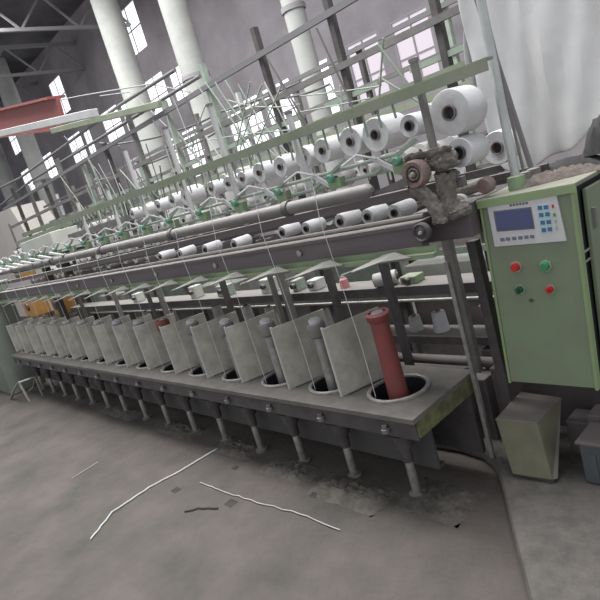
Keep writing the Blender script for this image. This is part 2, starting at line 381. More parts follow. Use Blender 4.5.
# tubes standing in the pots
def red_tube(x, y, z0, z1, r, label):
    t = thing('yarn_tube', label, 'bobbin tube', (x, y, z0), 'tubes standing in the pots'); h = z1-z0
    MB().lathe([(0,0),(r*1.08,0),(r*1.02,.03),(r*.92,h*.6),(r*.9,h-.05),(r*1.12,h-.035),(r*1.15,h),(r*.85,h),(r*.8,h-.04),(0,h-.05)], 24).build('tube', 'red', t)
    MB().lathe([(r*1.16,h-.008),(r*1.18,h+.004),(r*.86,h+.004),(r*.86,h-.008)][::-1], 24, closed=True).build('tube_rim', 'pinkred', t)['label'] = 'pale worn rim'
    MB().lathe([(0,0),(r*.75,0),(r*.8,.03),(r*.55,.05),(0,.055)], 16, at=(0,0,h-.045)).build('yarn_end', 'yarn', t)
    return t
red_tube(-1.905, 2.04, .525, 1.05, .054, 'tall red tube standing in the nearest pot at the cabinet end')
first = None
for k in range(1, 15):
    x = HX[k]; lb = ('slim pale rod with a grey cap, beside the nearest divider plate' if k == 1 else
                     'red topped rod rising above the plates, the only red one mid row' if k == 5 else
                     'slim pale rod with a grey cap in the %s pot from the control cabinet' % ORD[k])
    if first is None:
        first = thing('spindle_rod', lb, 'spindle rod', (x, 2.04, .525), 'capped rods standing in the pots')
        MB().lathe([(0,0),(.04,0),(.036,.05),(.034,.39),(0,.39)], 16).build('rod', 'steel', first)
        MB().lathe([(.0,.385),(.046,.385),(.056,.395),(.056,.462),(.05,.47),(0,.47)], 20).build('cap', 'grey', first)
        MB().lathe([(0,.47),(.036,.47),(.038,.49),(.02,.502),(0,.503)], 16).build('yarn_end', 'yarn', first)
    elif k == 5:
        t = thing('spindle_rod', lb, 'spindle rod', (x, 2.04, .525), 'capped rods standing in the pots')
        for nm, me, mm in (('rod', 0, None), ('yarn_end', 2, None)):
            c = first.children[me].copy(); COL.objects.link(c); c.parent = t
        MB().lathe([(.0,.40),(.05,.40),(.058,.42),(.06,.48),(.05,.50),(0,.50)], 20).build('cap', 'red', t)
    else: dup(first, (x, 2.04, .525), lb)

# divider plates between the pots
dp = None
for k in range(15):
    x = -2.215 - PITCH*k
    j = (0, .02, -.01, .015, 0, -.015, .01, 0, .012, -.01, 0, .01, 0, 0, 0)[k]
    lb = 'square grey divider plate nearest the red tube' if k == 0 else 'square grey divider plate, %s from the red tube' % ORD[k] if k < 14 else 'farthest square grey divider plate at the left end of the table'
    if dp is None:
        dp = thing('divider_plate', lb, 'divider plate', (x, 1.915, ZT), 'divider plates along the spindle table')
        MB().box(-.006, .006, .006, .365, .0, .405).build('sheet', 'plate', dp, bevel=.003)
        MB().box(-.009, .009, 0, .012, 0, .412).build('folded_edge', 'plate_edge', dp, bevel=.003)
        MB().box(-.02, .02, .05, .26, .0, .008).build('foot', 'dark', dp)
        dp.rotation_euler = (0, 0, math.radians(-20))
    else: dup(dp, (x + j, 1.915, ZT), lb, rot=(0, 0, math.radians(-19+rnd.uniform(-5, 4))))

# spindle feet below the table
lg = None
for k in range(15):
    lb = 'pale steel drive spindle under the table, %s from the cabinet end' % ORD[k]
    if lg is None:
        lg = thing('drive_spindle', lb, 'spindle', (HX[k], 2.0, 0), 'drive spindles under the table')
        MB().lathe([(0,.30),(.05,.30),(.055,.33),(.055,.375),(0,.375)][::-1], 16).build('whorl', 'dark', lg)
        MB().lathe([(0,.012),(.020,.012),(.024,.03),(.024,.19),(.02,.21),(0,.21)], 14).build('shaft', 'steel', lg)
        MB().lathe([(0,.21),(.03,.21),(.034,.30),(0,.30)], 14).build('upper_shaft', 'dark', lg)
        MB().lathe([(0,0),(.05,0),(.045,.015),(0,.02)], 14).build('foot', 'dark', lg)
    else: dup(lg, (HX[k], 2.0, 0), lb)
tag(MB().box(xe, XT-.16, 2.085, 2.10, .13, .385).box(xe, XT-.16, 2.10, 2.14, .13, .15).build('shade_board', 'core_dark'), 'dark board standing in for the shade under the spindle table', 'rail')  # near-black board put in to paint the dark band of shade below the table

# threads, one per spindle
for k in range(15):
    x = HX[k] - .045; o = rnd.uniform(-.01, .01)
    pts = [(x, 1.935, .615), (x+.005, 1.93, .9), (x+o, 1.92, 1.30), (x+o, 1.90, 1.58), (x+o*2, 1.93, 1.80)]
    lb = 'white yarn running up from the pot of the red tube' if k == 0 else 'white yarn running up past the rails from the %s pot from the cabinet' % ORD[k]
    tag(MB().tube(pts, .0017, 5).build('yarn_strand', 'yarn'), lb, 'yarn', 'yarns running up from the pots')

# -------------------------------------------------- rails above the table
XE = -8.9
r1 = thing('guide_rail', 'long dark channel rail running above the divider plates', 'rail', (0,0,0))
ra = MB(); ra.box(XE, -1.50, 2.0, 2.012, 1.375, 1.462).box(XE, -1.63, 2.13, 2.26, 1.462, 1.478).box(XE, -1.50, 1.985, 2.125, 1.462, 1.478).box(XE, -1.50, 2.0, 2.05, 1.362, 1.375)
ra.build('channel', 'rail', r1)
MB().box(XE, -1.42, 1.95, 1.999, 1.325, 1.345).box(XE, -1.42, 1.985, 1.999, 1.345, 1.372).build('green_angle', 'green', r1)
MB().tube([(XE+.2,2.09,1.49),(-1.52,2.09,1.49)], .012, 8).build('flange_rod', 'grey', r1)
k = 0
for x in (-2.3, -3.15, -4.0, -4.85, -5.7, -6.5):
    MB().lathe([(0,0),(.018,0),(.018,-.01),(0,-.012)], 12, 'y', at=(x, 1.998, 1.42)).build('bolt', 'steel', r1)
tag(MB().hexa([PY(431,214,2.02), PY(489,246,2.02), PY(489,246,2.3)+Vector((0,0,0)), PY(431,214,2.02)+Vector((0,.28,0)),
               PY(431,214,2.02)+Vector((0,0,.0)), PY(482,203,2.02), PY(482,203,2.02)+Vector((0,.28,0)), PY(431,214,2.02)+Vector((0,.28,.01))]).build('gusset_plate', 'rail'), 'dark plum gusset plate filling the gap beside the green cabinet', 'plate') if False else None
tag(MB().box(-1.62, -1.325, 2.13, 2.40, 1.355, 1.50).build('rail_end_box', 'rail', bevel=.004), 'dark plum box where the rail meets the green cabinet', 'box')

# bent thread guide leaves under the rail
def leaf_mesh():
    mb = MB(); t = .006
    P = [(-.17,-.105,-.024),(-.155,-.125,-.028),(.02,-.006,.016),(-.05,-.004,.008),(.10,-.004,-.018),(-.03,-.06,-.010)]
    def tri(a, b, c):
        A = [Vector(P[i]) for i in (a, b, c)]
        mb.add(A + [v-Vector((0,0,t)) for v in A], [(0,1,2),(5,4,3),(0,3,4,1),(1,4,5,2),(2,5,3,0)])
    tri(0,1,2); tri(0,2,3); tri(1,5,2); tri(5,4,2)
    return mb
lf = None
for k in range(16):
    x = -1.63 - .415*k; lb = 'bent pale guide leaf under the dark rail, %s from the control cabinet' % ORD[k]
    if lf is None:
        lf = thing('guide_leaf', lb, 'thread guide', (x, 1.945, 1.358), 'guide leaves hanging below the rail')
        leaf_mesh().build('leaf', 'leaf', lf)
        MB().tube([(-.16,-.11,-.026),(-.20,-.13,-.033),(-.225,-.12,-.038),(-.21,-.10,-.038),(-.19,-.11,-.036)], .005, 6).build('guide_eye', 'steel', lf)
        MB().box(-.05, .05, -.012, .003, -.02, -.0).build('clip', 'grey', lf)
    else: dup(lf, (x, 1.945, 1.358), lb)

# grey pipe
pa = PY(372,190,1.95); pb = PY(0,272,1.95)
zp = (pa.z+pb.z)/2
pp = thing('drive_pipe', 'long thick grey pipe running above the dark rail, rounded at its right end', 'pipe', (0,0,0))
MB().tube([(-8.9,1.95,pb.z),(pa.x-.03,1.95,pa.z),(pa.x-.012,1.95,pa.z),(pa.x,1.95,pa.z)], [.034,.034,.028,.012], 16).build('pipe', 'grey', pp)
for q in (.08,.25,.42,.6,.8):
    xx = pa.x + (-8.9-pa.x)*q; zz = pa.z + (pb.z-pa.z)*q
    MB().lathe([(.034,-.02),(.042,-.02),(.042,.02),(.034,.02)], 16, 'x', at=(xx,1.95,zz), closed=True).build('collar', 'dark', pp)
# dark lower bar under the pipe, running on to the cabinet
tag(MB().bar((-8.6,2.12,1.585),(-1.30,2.12,1.60),.03,.045).build('support_bar', 'rail', bevel=.004), 'dark square bar between the grey pipe and the dark rail', 'bar')
# thin twin traverse bars
for dz, lb in ((0,'upper'), (-.06,'lower')):
    tag(MB().tube([(-8.6,2.05,1.80+dz+.02),(-1.55,2.05,1.785+dz)], .009, 8).build('traverse_bar', 'palegreen'), 'thin pale green bar just above the grey pipe, %s of the pair' % lb, 'bar', 'twin traverse bars')
def ZB_(x): return 1.70 + (x+1.53)/(-7.3)*(pb.z-pa.z+.01)
cr = None
for k in range(17):
    x = -1.53 - .405*k; lb = 'green knob bracket with crossed pale struts above the pipe, %s from the pulley' % ORD[k]
    if cr is None:
        cr = thing('strut_bracket', lb, 'bracket', (x, 2.02, ZB_(x)), 'strut brackets above the grey pipe')
        MB().bar((-.14,0,.10),(-.0,0,.0),.014,.02).build('strut', 'white', cr)
        MB().bar((.10,.02,.12),(-.16,.02,.03),.012,.016).build('strut', 'palegreen', cr)
        MB().lathe([(0,-.015),(.016,-.015),(.021,-.008),(.021,.01),(.012,.015),(0,.015)], 14, 'y', at=(.012,-.03,.055)).build('knob', 'knob_green', cr)
        MB().box(-.03,.05,-.012,.03,.0,.05).build('bracket_foot', 'green', cr)
        MB().tube([(-.11,-.01,.09),(-.18,-.05,.13),(-.24,-.10,.10)], .006, 6).build('guide_arm', 'white', cr)
    else: dup(cr, (x, 2.02, ZB_(x)), lb)
# white slanted arms at the far end
ar = None
for k in range(9):
    x = -5.6 - .33*k; lb = 'slanted white arm on the pipe at the far end, %s counting leftwards' % ORD[k]
    if ar is None:
        ar = thing('pipe_arm', lb, 'arm', (x, 1.93, 1.745), 'white arms along the far end of the pipe')
        MB().bar((-.10,-.08,.06),(.02,0,.0),.03,.02).build('arm', 'white', ar)
        MB().lathe([(0,-.02),(.018,-.02),(.018,.02),(0,.02)], 10, 'y', at=(.02,0,0)).build('pivot', 'grey', ar)
    else: dup(ar, (x, 1.93, 1.745), lb)

# green top rail
ga = PY(27,234,2.0); gb = PY(425,87,2.0); gd = (gb-ga)
gr = thing('top_rail', 'long green top rail sloping down to the left over the yarn packages', 'rail', (0,0,0))
e0 = ga - gd*.03; e1 = gb + gd*.05
MB().bar(e0, e1, .015, .042).build('rail_web', 'darkgreen', gr)
MB().bar(e0+Vector((0,.03,.02)), e1+Vector((0,.03,.02)), .05, .01).build('rail_flange', 'darkgreen', gr)
def on_rail(x):
    t = (x-ga.x)/gd.x; return ga + gd*t
# pins under the rail
for k in range(46):
    x = -1.5 - .085*k; p = on_rail(x)
    MB().tube([(x, 2.03, p.z-.02),(x+.01, 2.02, p.z-.075-.02*(k%3))], .0055, 6).build('guide_pin', 'palegreen', gr)
# posts through the top rail
for i, (px, py) in enumerate(((432,140),(303,165),(232,178),(187,195),(146,212),(118,220),(88,232))):
    b = PY(px, py, 2.12); hp = on_rail(b.x).z + (.34 if i in (2,3,4) else .12)
    t = thing('creel_post', 'slim pale green upright through the top rail, %s from the pulley' % ORD[i], 'post', (b.x, 2.12, 1.625), 'slim uprights through the top rail')
    MB().box(-.013,.013,-.012,.012,0,hp-1.625).build('upright', 'white' if i else 'grey', t)
    MB().box(-.016,.016,-.015,.015,hp-1.625,hp-1.61).build('end_cap', 'grey', t)

# ------------------------------------------------------------ yarn packages
def pkg(label, c, r, ln, core='core', yarn='yarn', group='white yarn packages on the upper rack', core_r=.3, name='yarn_package', plen=.25):
    t = thing(name, label, 'yarn package', c, group); h = r*core_r
    MB().lathe([(h,.006),(r*.95,0),(r*.985,.002),(r,.008),(r*1.01,ln*.5),(r,ln-.006),(r*.97,ln),(h,ln)], 32, 'y').build('yarn_wind', yarn, t)
    MB().lathe([(h*.99,-.006),(h*.99,ln+.01),(h*.8,ln+.01),(h*.8,-.006)], 20, 'y', closed=True).build('core', core, t)
    MB().lathe([(0,.03),(h*.78,.03),(h*.78,.04),(h*.3,.045),(h*.3,plen),(0,plen)], 16, 'y').build('peg', 'core_dark', t)
    t.rotation_euler = (math.radians(0), 0, 0)
    return t
YF = 2.16
ups = [(449,113,24,.15,'largest white yarn package, upper right beside the bright poles'),
       (459,153,15.5,.15,'white yarn package with a dark hollow core, below the largest one'),
       (409,126,12,.13,'small white yarn package with an open core, left of the largest one'),
       (375,135,17.5,.18,'big white yarn package, second largest, overlapping its left neighbour'),
       (350,142,15,.15,'white yarn package tucked behind the second largest one'),
       (322,151,12.5,.13,'white yarn package with a brown core, left of the overlapping pair'),
       (303,158,12,.12,'white yarn package crossed by the slim pale upright'),
       (280,167,11,.12,'white yarn package just left of the slim pale upright'),
       (259,173,10.5,.11,'wide white yarn package, second left of the pale upright'),
       (242,179,8,.10,'small white yarn package, third left of the pale upright'),
       (228,184,8.5,.10,'small white yarn package, fourth left of the pale upright'),
       (211,189,8,.10,'small white yarn package, fifth left of the pale upright'),
       (186,197,10.5,.13,'pale yarn package, larger than its neighbours, toward the far end'),
       (172,201,7.5,.10,'small pale yarn package left of the larger far one'),
       (158,206,6.5,.10,'small pale yarn package, second left of the larger far one'),
       (145,210,6,.09,'small pale yarn package, third left of the larger far one'),
       (132,214,5.5,.09,'small pale yarn package, farthest left in the front row')]
for px, py, rp, ln, lb in ups:
    c = PY(px, py, YF); dist = (c-CAM).dot(fwd); pkg(lb, c, rp/F*dist*(.96 if px > 320 else .92), ln, core_r=.46 if px in (409,459) else .34, core='core_dark' if px in (409,459) else 'core')
c = PY(497,148,2.75); pkg('yarn package half hidden behind the bright pole', c, .085, .10, core_r=.4, plen=.105)
# peg rail carrying the packages
tag(MB().bar((-6.6,2.42,1.915),(-1.32,2.42,1.885),.03,.06).build('peg_rail', 'grey'), 'grey bar behind the upper row of yarn packages', 'rail')
lows = [(459,204,9.5,.14,'white yarn package by the cabinet corner, low row'),
        (394,213,8.5,.15,'white yarn package left of the rusty arm, low row'),
        (367,217,8,.15,'white yarn package in the low row, second left of the rusty arm'),
        (340,222,8,.15,'white yarn package in the low row, third left of the rusty arm'),
        (306,229,7,.14,'white yarn package in the low row, fourth left of the rusty arm'),
        (282,233,6.5,.14,'white yarn package in the low row, fifth left of the rusty arm'),
        (234,245,6,.14,'pale yarn package in the low row, near the middle of the rail'),
        (205,250,5.5,.14,'pale yarn package in the low row, left of the middle'),
        (180,254,5,.14,'pale yarn package in the low row, toward the far end'),
        (160,257,4.6,.14,'farthest pale yarn package in the low row')]
for px, py, rp, ln, lb in lows:
    c = PY(px, py, 2.30); dist = (c-CAM).dot(fwd); pkg(lb, c, rp/F*dist, ln, core='core_dark', group='white yarn packages in the low row', core_r=.45)
tag(MB().bar((-7.2,2.56,1.53),(-1.15,2.56,1.53),.03,.05).build('peg_rail', 'dark'), 'dark bar carrying the low row of yarn packages', 'rail')

# ---------------------------------------------- uprights and rear shelves
for i, (px, py, w, m_) in enumerate(((468,330,.055,'grey'),(398,320,.05,'dark'),(333,290,.05,'dark'),(288,300,.06,'grey'),(277,300,.03,'grey'),(228,300,.05,'dark'),(160,295,.05,'grey'),(148,295,.03,'dark'),(116,300,.045,'grey'),(80,300,.045,'dark'))):
    p = PY(px, py, 2.56)
    t = thing('frame_upright', '%s steel upright behind the spindle table, %s from the control cabinet' % ('grey' if m_ == 'grey' else 'dark', ORD[i]), 'post', (p.x, 2.56, 0), 'uprights behind the spindle table')
    zf = .121 if p.x > -2.6 else 0
    MB().box(-w/2,w/2,-.02,.02,zf+.01,1.46).build('upright', m_, t, bevel=.004)
    MB().box(-w/2-.03,w/2+.03,-.05,.05,zf,zf+.012).build('foot', 'dark', t)
pl_ = PY(447,300,2.4); pr_ = PY(484,300,2.4)
for nm, a, b, w, m_, lb in (('control_rod', (447,262,2.3),(478,395,2.3),.022,'steel','bright slim rod standing just right of the table end'),
                        ('frame_post',(476,240,2.42),(506,400,2.42),.05,'dark','dark post against the left side of the green cabinet'),):
    A = PY(*a); B = PY(*b); B.x = A.x = (A.x+B.x)/2
    tag(MB().box(A.x-w/2,A.x+w/2,a[2]-w/2,a[2]+w/2,.121,A.z).build(nm, m_), lb, 'post')
shelves = [(292,282,2.75,.06,'dark','uppermost dark shelf bar seen behind the posts'),(302,300,2.9,.02,'steel','thin bright bar behind the posts'),
           (332,335,2.8,.05,'dark','dark shelf bar under the white cones behind the posts'),(354,360,2.6,.06,'ledge','brown dusty pipe low behind the nearest pot')]
for ya, yb, Y, h, m_, lb in shelves:
    A = PY(345,ya,Y); B = PY(450,yb,Y); z = (A.z+B.z)/2
    if m_ in ('steel','ledge'): tag(MB().tube([(-8.2,Y,z),(-1.34,Y,z)], h/2, 10).build('rear_pipe', m_), lb, 'pipe')
    else: tag(MB().box(-8.2,-1.34,Y-.1,Y+.1,z-h/2,z+h/2).build('rear_shelf', m_), lb, 'shelf')
def cone(px, py, Y, r0, r1, h, m_, label, grp='cones and bobbins on the rear shelves', tilt=0):
    p = PY(px, py, Y); t = thing('yarn_cone', label, 'yarn cone', p, grp)
    MB().lathe([(0,0),(r0,0),(r0,.01),(r1,h-.01),(r1*.9,h),(r1*.4,h),(r1*.4,h-.02),(0,h-.02)], 20).build('yarn_wind', m_, t)
    MB().lathe([(r1*.28,h-.02),(r1*.38,h-.02),(r1*.38,h+.015),(r1*.28,h+.015)], 14, closed=True).build('core', 'core', t)
    t.rotation_euler = (0, tilt, 0)
zsh = (PY(345,332,2.8).z + PY(450,335,2.8).z)/2 + .026
for px, Y, r, h, m_, lb in ((416,2.8,.045,.10,'yarn_dull','short dull cone on the rear shelf, left of the white ones'),(441,2.8,.05,.13,'yarn','white cone on the rear shelf behind the bright slim rod'),
                        (374,2.8,.04,.14,'yarn','white cone seen just behind the top of the red tube'),(328,2.8,.05,.16,'yarn_dull','pale cone behind the rod with the grey cap'),
                        (252,2.8,.05,.22,'yarn','bright white bobbin above the third divider plate'),(274,2.8,.05,.2,'yarn_dull','pale bobbin between second and third divider plates'),
                        (222,2.8,.055,.24,'yarn_dull','wide pale bobbin above the fourth divider plate'),(176,2.8,.055,.2,'yarn_dull','pale bobbin above the sixth divider plate'),(150,2.8,.055,.2,'yarn_dull','pale bobbin above the seventh divider plate')):
    x = PY(px, 325, Y).x; t = thing('yarn_cone', lb, 'yarn cone', (x, Y, zsh), 'cones on the rear shelf')
    MB().lathe([(0,0),(r,0),(r*1.02,.01),(r*.85,h-.01),(r*.8,h),(r*.35,h),(r*.35,h-.02),(0,h-.02)], 20).build('yarn_wind', m_, t)
    MB().lathe([(r*.25,h-.02),(r*.34,h-.02),(r*.34,h+.015),(r*.25,h+.015)], 14, closed=True).build('core', 'core', t)
zs2 = (PY(345,292,2.75).z + PY(450,282,2.75).z)/2 + .031
p = PY(392,280,2.75); t = thing('fallen_cone', 'pale cone lying on its side on the upper rear shelf', 'yarn cone', (p.x, 2.70, zs2+.048))
MB().lathe([(.02,-.08),(.045,-.08),(.048,.07),(.02,.07)], 20, 'x', closed=True).build('yarn_wind', 'yarn_dull', t)
MB().lathe([(.012,-.09),(.018,-.09),(.018,.08),(.012,.08)], 14, 'x', closed=True).build('core', 'core_dark', t)
t.rotation_euler = (0,0,math.radians(25))
p = PY(347,282,2.75); t = thing('tube_stub', 'faded pink tube on the upper rear shelf, over the nearest plate', 'bobbin tube', (p.x, 2.72, zs2))
MB().lathe([(0,0),(.035,0),(.03,.06),(.02,.07),(0,.07)], 16).build('tube', 'pinkred', t); MB().lathe([(.01,.07),(.014,.07),(.014,.085),(.01,.085)], 10, closed=True).build('tip', 'white', t)
for i, (px, py, c, w, h) in enumerate(((318,284,'white',.10,.08),(300,286,'palegreen',.06,.09),(415,272,'green',.12,.05),(270,290,'cream',.12,.12),(225,290,'palegreen',.16,.10),(195,292,'cream',.10,.12),(135,296,'cream',.12,.10))):
    x = PY(px, 285, 2.75).x
    lb = ['off-white gearbox on the rear shelf behind the nearest plate','small pale green gearbox on the rear shelf','low green gearbox on the rear shelf by the fallen cone','cream gearbox on the rear shelf above the second plate','wide pale green gearbox on the rear shelf above the fourth plate','cream gearbox on the rear shelf above the fifth plate','small cream gearbox on the rear shelf at the far end'][i]
    t = thing('gearbox', lb, 'gearbox', (x, 2.74, zs2), 'small gearboxes on the rear shelf')
    MB().box(-w/2,w/2,-.05,.05,0,h).build('housing', c, t, bevel=.006)
    MB().lathe([(0,-.08),(.02,-.08),(.02,-.05),(0,-.05)][::-1], 12, 'y', at=(0,0,h*.55)).build('shaft', 'dark', t)

# ----------------------------------------------- pulley and casting cluster
g = PY(415,174,2.0)
pu = thing('rusty_pulley', 'rusty red brown pulley wheel at the right end of the grey pipe', 'pulley', g)
dist = (g-CAM).dot(fwd); R = 14/F*dist
MB().lathe([(0,-.02),(R*.2,-.02),(R*.24,-.012),(R*.24,-.002),(R*.55,.0),(R*.62,-.016),(R*.9,-.02),(R,-.01),(R,.03),(R*.9,.04),(0,.04)], 32, 'y').build('wheel', 'rust', pu)
MB().lathe([(R*.32,-.012),(R*.40,-.018),(R*.46,-.012),(R*.46,-.0),(R*.32,-.0)], 28, 'y', closed=True).build('groove_ring', 'cast', pu)
MB().lathe([(0,-.035),(.008,-.035),(.012,-.02),(0,-.02)], 12, 'y').build('hub_bolt', 'steel', pu)
LUMP = bpy.data.textures.new('lumps', 'CLOUDS'); LUMP.noise_scale = .025; LUMP.noise_depth = 3
def lumpy(name, m_, pts, rs, parent=None, seed=1, amp=.18, n=14):
    q = random.Random(seed); mb = MB(); mb.tube(pts, rs, n)
    mb.v = [tuple(Vector(v) + Vector((q.uniform(-1,1), q.uniform(-1,1), q.uniform(-1,1)))*min(rs)*amp) for v in mb.v]
    o = mb.build(name, m_, parent); s = o.modifiers.new('s', 'SUBSURF'); s.levels = s.render_levels = 3
    d = o.modifiers.new('lumps', 'DISPLACE'); d.texture = LUMP; d.texture_coords = 'GLOBAL'; d.strength = .03; d.mid_level = .5
    return o
ho = thing('gear_casting', 'lint covered cast housing with a bent arm beside the rusty pulley', 'casting', (0,0,0))
A = [PY(*q) for q in ((424,166,2.09),(432,160,2.10),(442,160,2.11),(451,159,2.12),(455,164,2.13))]
lumpy('housing', 'cast', A, [.02,.055,.06,.05,.025], ho, 3, .3)
A = [PY(*q) for q in ((446,172,2.1),(447,188,2.1),(449,205,2.1),(451,212,2.1))]
lumpy('column', 'cast', A, [.05,.04,.042,.055], ho, 4, .25)
A = [PY(*q) for q in ((410,188,2.02),(420,191,2.03),(431,200,2.04),(438,212,2.05),(440,222,2.05))]
lumpy('bent_arm', 'cast', A, [.022,.028,.03,.032,.035], ho, 5, .25)
A = [PY(*q) for q in ((440,215,2.08),(455,212,2.10),(470,207,2.12))]
lumpy('foot', 'cast', A, [.03,.035,.02], ho, 6, .3)
lumpy('lint_cap', 'lint', [PY(*q) for q in ((405,160,2.0),(413,157,2.02),(424,156,2.05),(440,150,2.08),(450,149,2.1))], [.012,.018,.018,.02,.012], ho, 8, .4)
# shaft end by cabinet
A = [PY(*q) for q in ((453,193,2.35),(486,183,2.35))]
tag(MB().tube(A, .03, 14).build('shaft_drum', 'cast'), 'dusty horizontal drum between the casting and the green cabinet', 'drum')
A = PY(484,186,2.22); tag(MB().lathe([(0,-.01),(.03,-.01),(.035,.0),(.035,.04),(0,.04)], 16, 'y', at=A).build('shaft_collar', 'rust'), 'small round collar just above the cabinet corner', 'collar')
# small pulley under the rail end
g = PY(422,232,1.985); sp_ = thing('small_pulley', 'small dark pulley with a bright centre at the end of the dark rail', 'pulley', g)
MB().lathe([(0,-.012),(.015,-.012),(.02,-.004),(.032,-.004),(.036,-.014),(.042,-.01),(.042,.012),(0,.012)], 28, 'y').build('wheel', 'dark', sp_)
MB().lathe([(0,-.022),(.006,-.022),(.009,-.012),(0,-.012)], 12, 'y').build('centre_bolt', 'chrome', sp_)
p0 = PY(360,190,1.93); p1 = PY(405,178,1.93)
tag(MB().hexa([PY(372,197,1.96),PY(408,186,1.96),PY(408,186,2.0),PY(372,197,2.0),PY(372,193,1.96),PY(406,177,1.96),PY(406,177,2.0),PY(372,193,2.0)]).build('belt_guard', 'ledge'), 'dusty wedge shaped guard between the grey pipe and the rusty pulley', 'guard')

# ------------------------------------------------------- control cabinet
cab = thing('control_cabinet', 'green control cabinet with a display panel and four buttons', 'control cabinet', (0,0,0))
YC = 2.2; SH = .055
def sx(x, z): return x + (z-1.49)*SH
def cb(name, x0, x1, y0, y1, z0, z1, m_, parent=cab, bevel=.0):
    return MB().hexa([(sx(x0,z0),y0,z0),(sx(x1,z0),y0,z0),(sx(x1,z0),y1,z0),(sx(x0,z0),y1,z0),(sx(x0,z1),y0,z1),(sx(x1,z1),y0,z1),(sx(x1,z1),y1,z1),(sx(x0,z1),y1,z1)]).build(name, m_, parent, bevel=bevel)
cx0, cx1, cz0, cz1 = -1.308, -.908, .625, 1.492
cb('body', cx0, cx1-.01, YC+.02, YC+.62, cz0, cz1-.012, 'black')
cb('front_panel', cx0+.012, cx1-.012, YC, YC+.02, cz0+.008, cz1-.012, 'cab', bevel=.003)
cb('frame_edge', cx0, cx0+.012, YC-.006, YC+.6, cz0, cz1-.012, 'cab_edge', bevel=.003)
cb('frame_edge', cx1-.014, cx1, YC-.006, YC+.03, cz0, cz1-.012, 'cab_edge', bevel=.003)
cb('roof', cx0-.01, cx1+.012, YC-.01, YC+.66, cz1-.012, cz1+.006, 'cab', bevel=.004)
cb('roof_trim', cx0-.004, cx1+.012, YC-.012, YC-.008, cz1-.030, cz1-.0, 'cab_edge')
sd = cb('side_door', cx1-.002, cx1+.016, YC+.075, YC+.62, cz0+.01, cz1-.035, 'cab', bevel=.004)
cb('hinge', cx1+.016, cx1+.028, YC+.10, YC+.12, cz1-.2, cz1-.12, 'grey', sd)
cb('door_stay', cx1-.004, cx1+.004, YC+.02, YC+.08, 1.175, 1.181, 'btn_ring'); cb('door_stay', cx1-.004, cx1+.004, YC+.02, YC+.08, 1.215, 1.221, 'btn_ring')
def on_face(px, py, dy=0): return PY(px, py, YC-dy)
def quad(name, m_, pxs, dy, th, parent):
    P = [on_face(x, y, dy) for x, y in pxs]    # TL TR BR BL
    b = [Vector((p.x, p.y+th, p.z)) for p in P]
    return MB().hexa([P[3],P[2],b[2],b[3],P[0],P[1],b[1],b[0]]).build(name, m_, parent)
def c5(x, y): return (480+x/5, 170+y/5)
bez = quad('display_panel', 'bezel', [c5(35,176),c5(378,112),c5(432,354),c5(74,384)], .008, .008, cab)
quad('screen_frame', 'lcd_frame', [c5(66,207),c5(254,185),c5(273,294),c5(84,309)], .010, .002, bez)
quad('screen', 'lcd', [c5(76,214),c5(248,193),c5(265,287),c5(92,302)], .012, .002, bez)
def key(cx, cy, w, h, m_, nm='key'):
    quad(nm, m_, [c5(cx-w,cy-h),c5(cx+w,cy-h-1),c5(cx+w+2,cy+h-1),c5(cx-w+2,cy+h)], .011, .003, bez)
quad('keypad_field', 'key_teal', [c5(284,178),c5(342,172),c5(364,312),c5(302,318)], .0095, .0015, bez)['label'] = 'pale teal keypad field'
M['key_teal'].node_tree.nodes['Principled BSDF'].inputs['Base Color'].default_value = (.42,.62,.60,1)
for (x, y) in ((298,190),(328,187),(305,226),(336,222),(312,264),(342,261),(318,301),(348,297)): key(x, y, 11, 10, 'key_blue')
for x, y in ((110,349),(138,346),(169,343),(200,340),(230,337),(259,334)): key(x, y, 10, 8, 'key_grey')
for x, y, m_ in ((362,182,'btn_red'),(370,225,'btn_green'),(375,258,'btn_ring'),(380,292,'btn_ring')): key(x, y, 5, 8, m_, 'indicator')
# illegible small heading characters above the display
tx = MB()
q = random.Random(5)
for i in range(6):
    x = 152 + i*16; y = 178 - i*2.3
    for k in range(3):
        P = [on_face(*c5(x-4, y-5+k*4), .0095), on_face(*c5(x+6, y-6+k*4), .0095)]
        tx.bar(P[0], P[1], .0012, .0022)
    P = [on_face(*c5(x+q.uniform(-2,3), y-6), .0095), on_face(*c5(x+1, y+5), .0095)]
    tx.bar(P[0], P[1], .0022, .0012)
tx.build('heading_text', 'ink', bez)
def button(px, py, r, m_, label, kind='push'):
    c = on_face(px, py); b = MB().lathe([(0,-.006),(r*1.35,-.006),(r*1.35,0),(0,0)], 24, 'y', at=c).build('button', 'btn_ring', cab)
    MB().lathe([(0,-.026),(r*.85,-.026),(r,-.02),(r,-.006),(0,-.006)], 24, 'y', at=c).build('button_cap', m_, b)
    if kind == 'knob': MB().box(c.x-r*.25, c.x+r*.25, c.y-.036, c.y-.026, c.z-r*.8, c.z+r*.8).build('knob_bar', m_, b)
    b['label'] = label
button(516.5,266.5,.018,'btn_red','red push button'); button(546,265.5,.018,'btn_green','green push button')
button(520.5,289,.016,'btn_dgreen','dark green rotary knob','knob'); button(551,288.5,.014,'btn_red','small red button in a pale ring','knob')
c = on_face(531.5,300); MB().lathe([(0,-.006),(.009,-.006),(.009,0),(0,0)], 14, 'y', at=c).build('key_hole', 'dark', cab)
# plinth legs under the cabinet
cb('support_leg', cx0+.03, cx0+.08, YC+.5, YC+.55, .565, cz0, 'dark'); cb('support_leg', cx1-.08, cx1-.03, YC+.5, YC+.55, .565, cz0, 'dark')

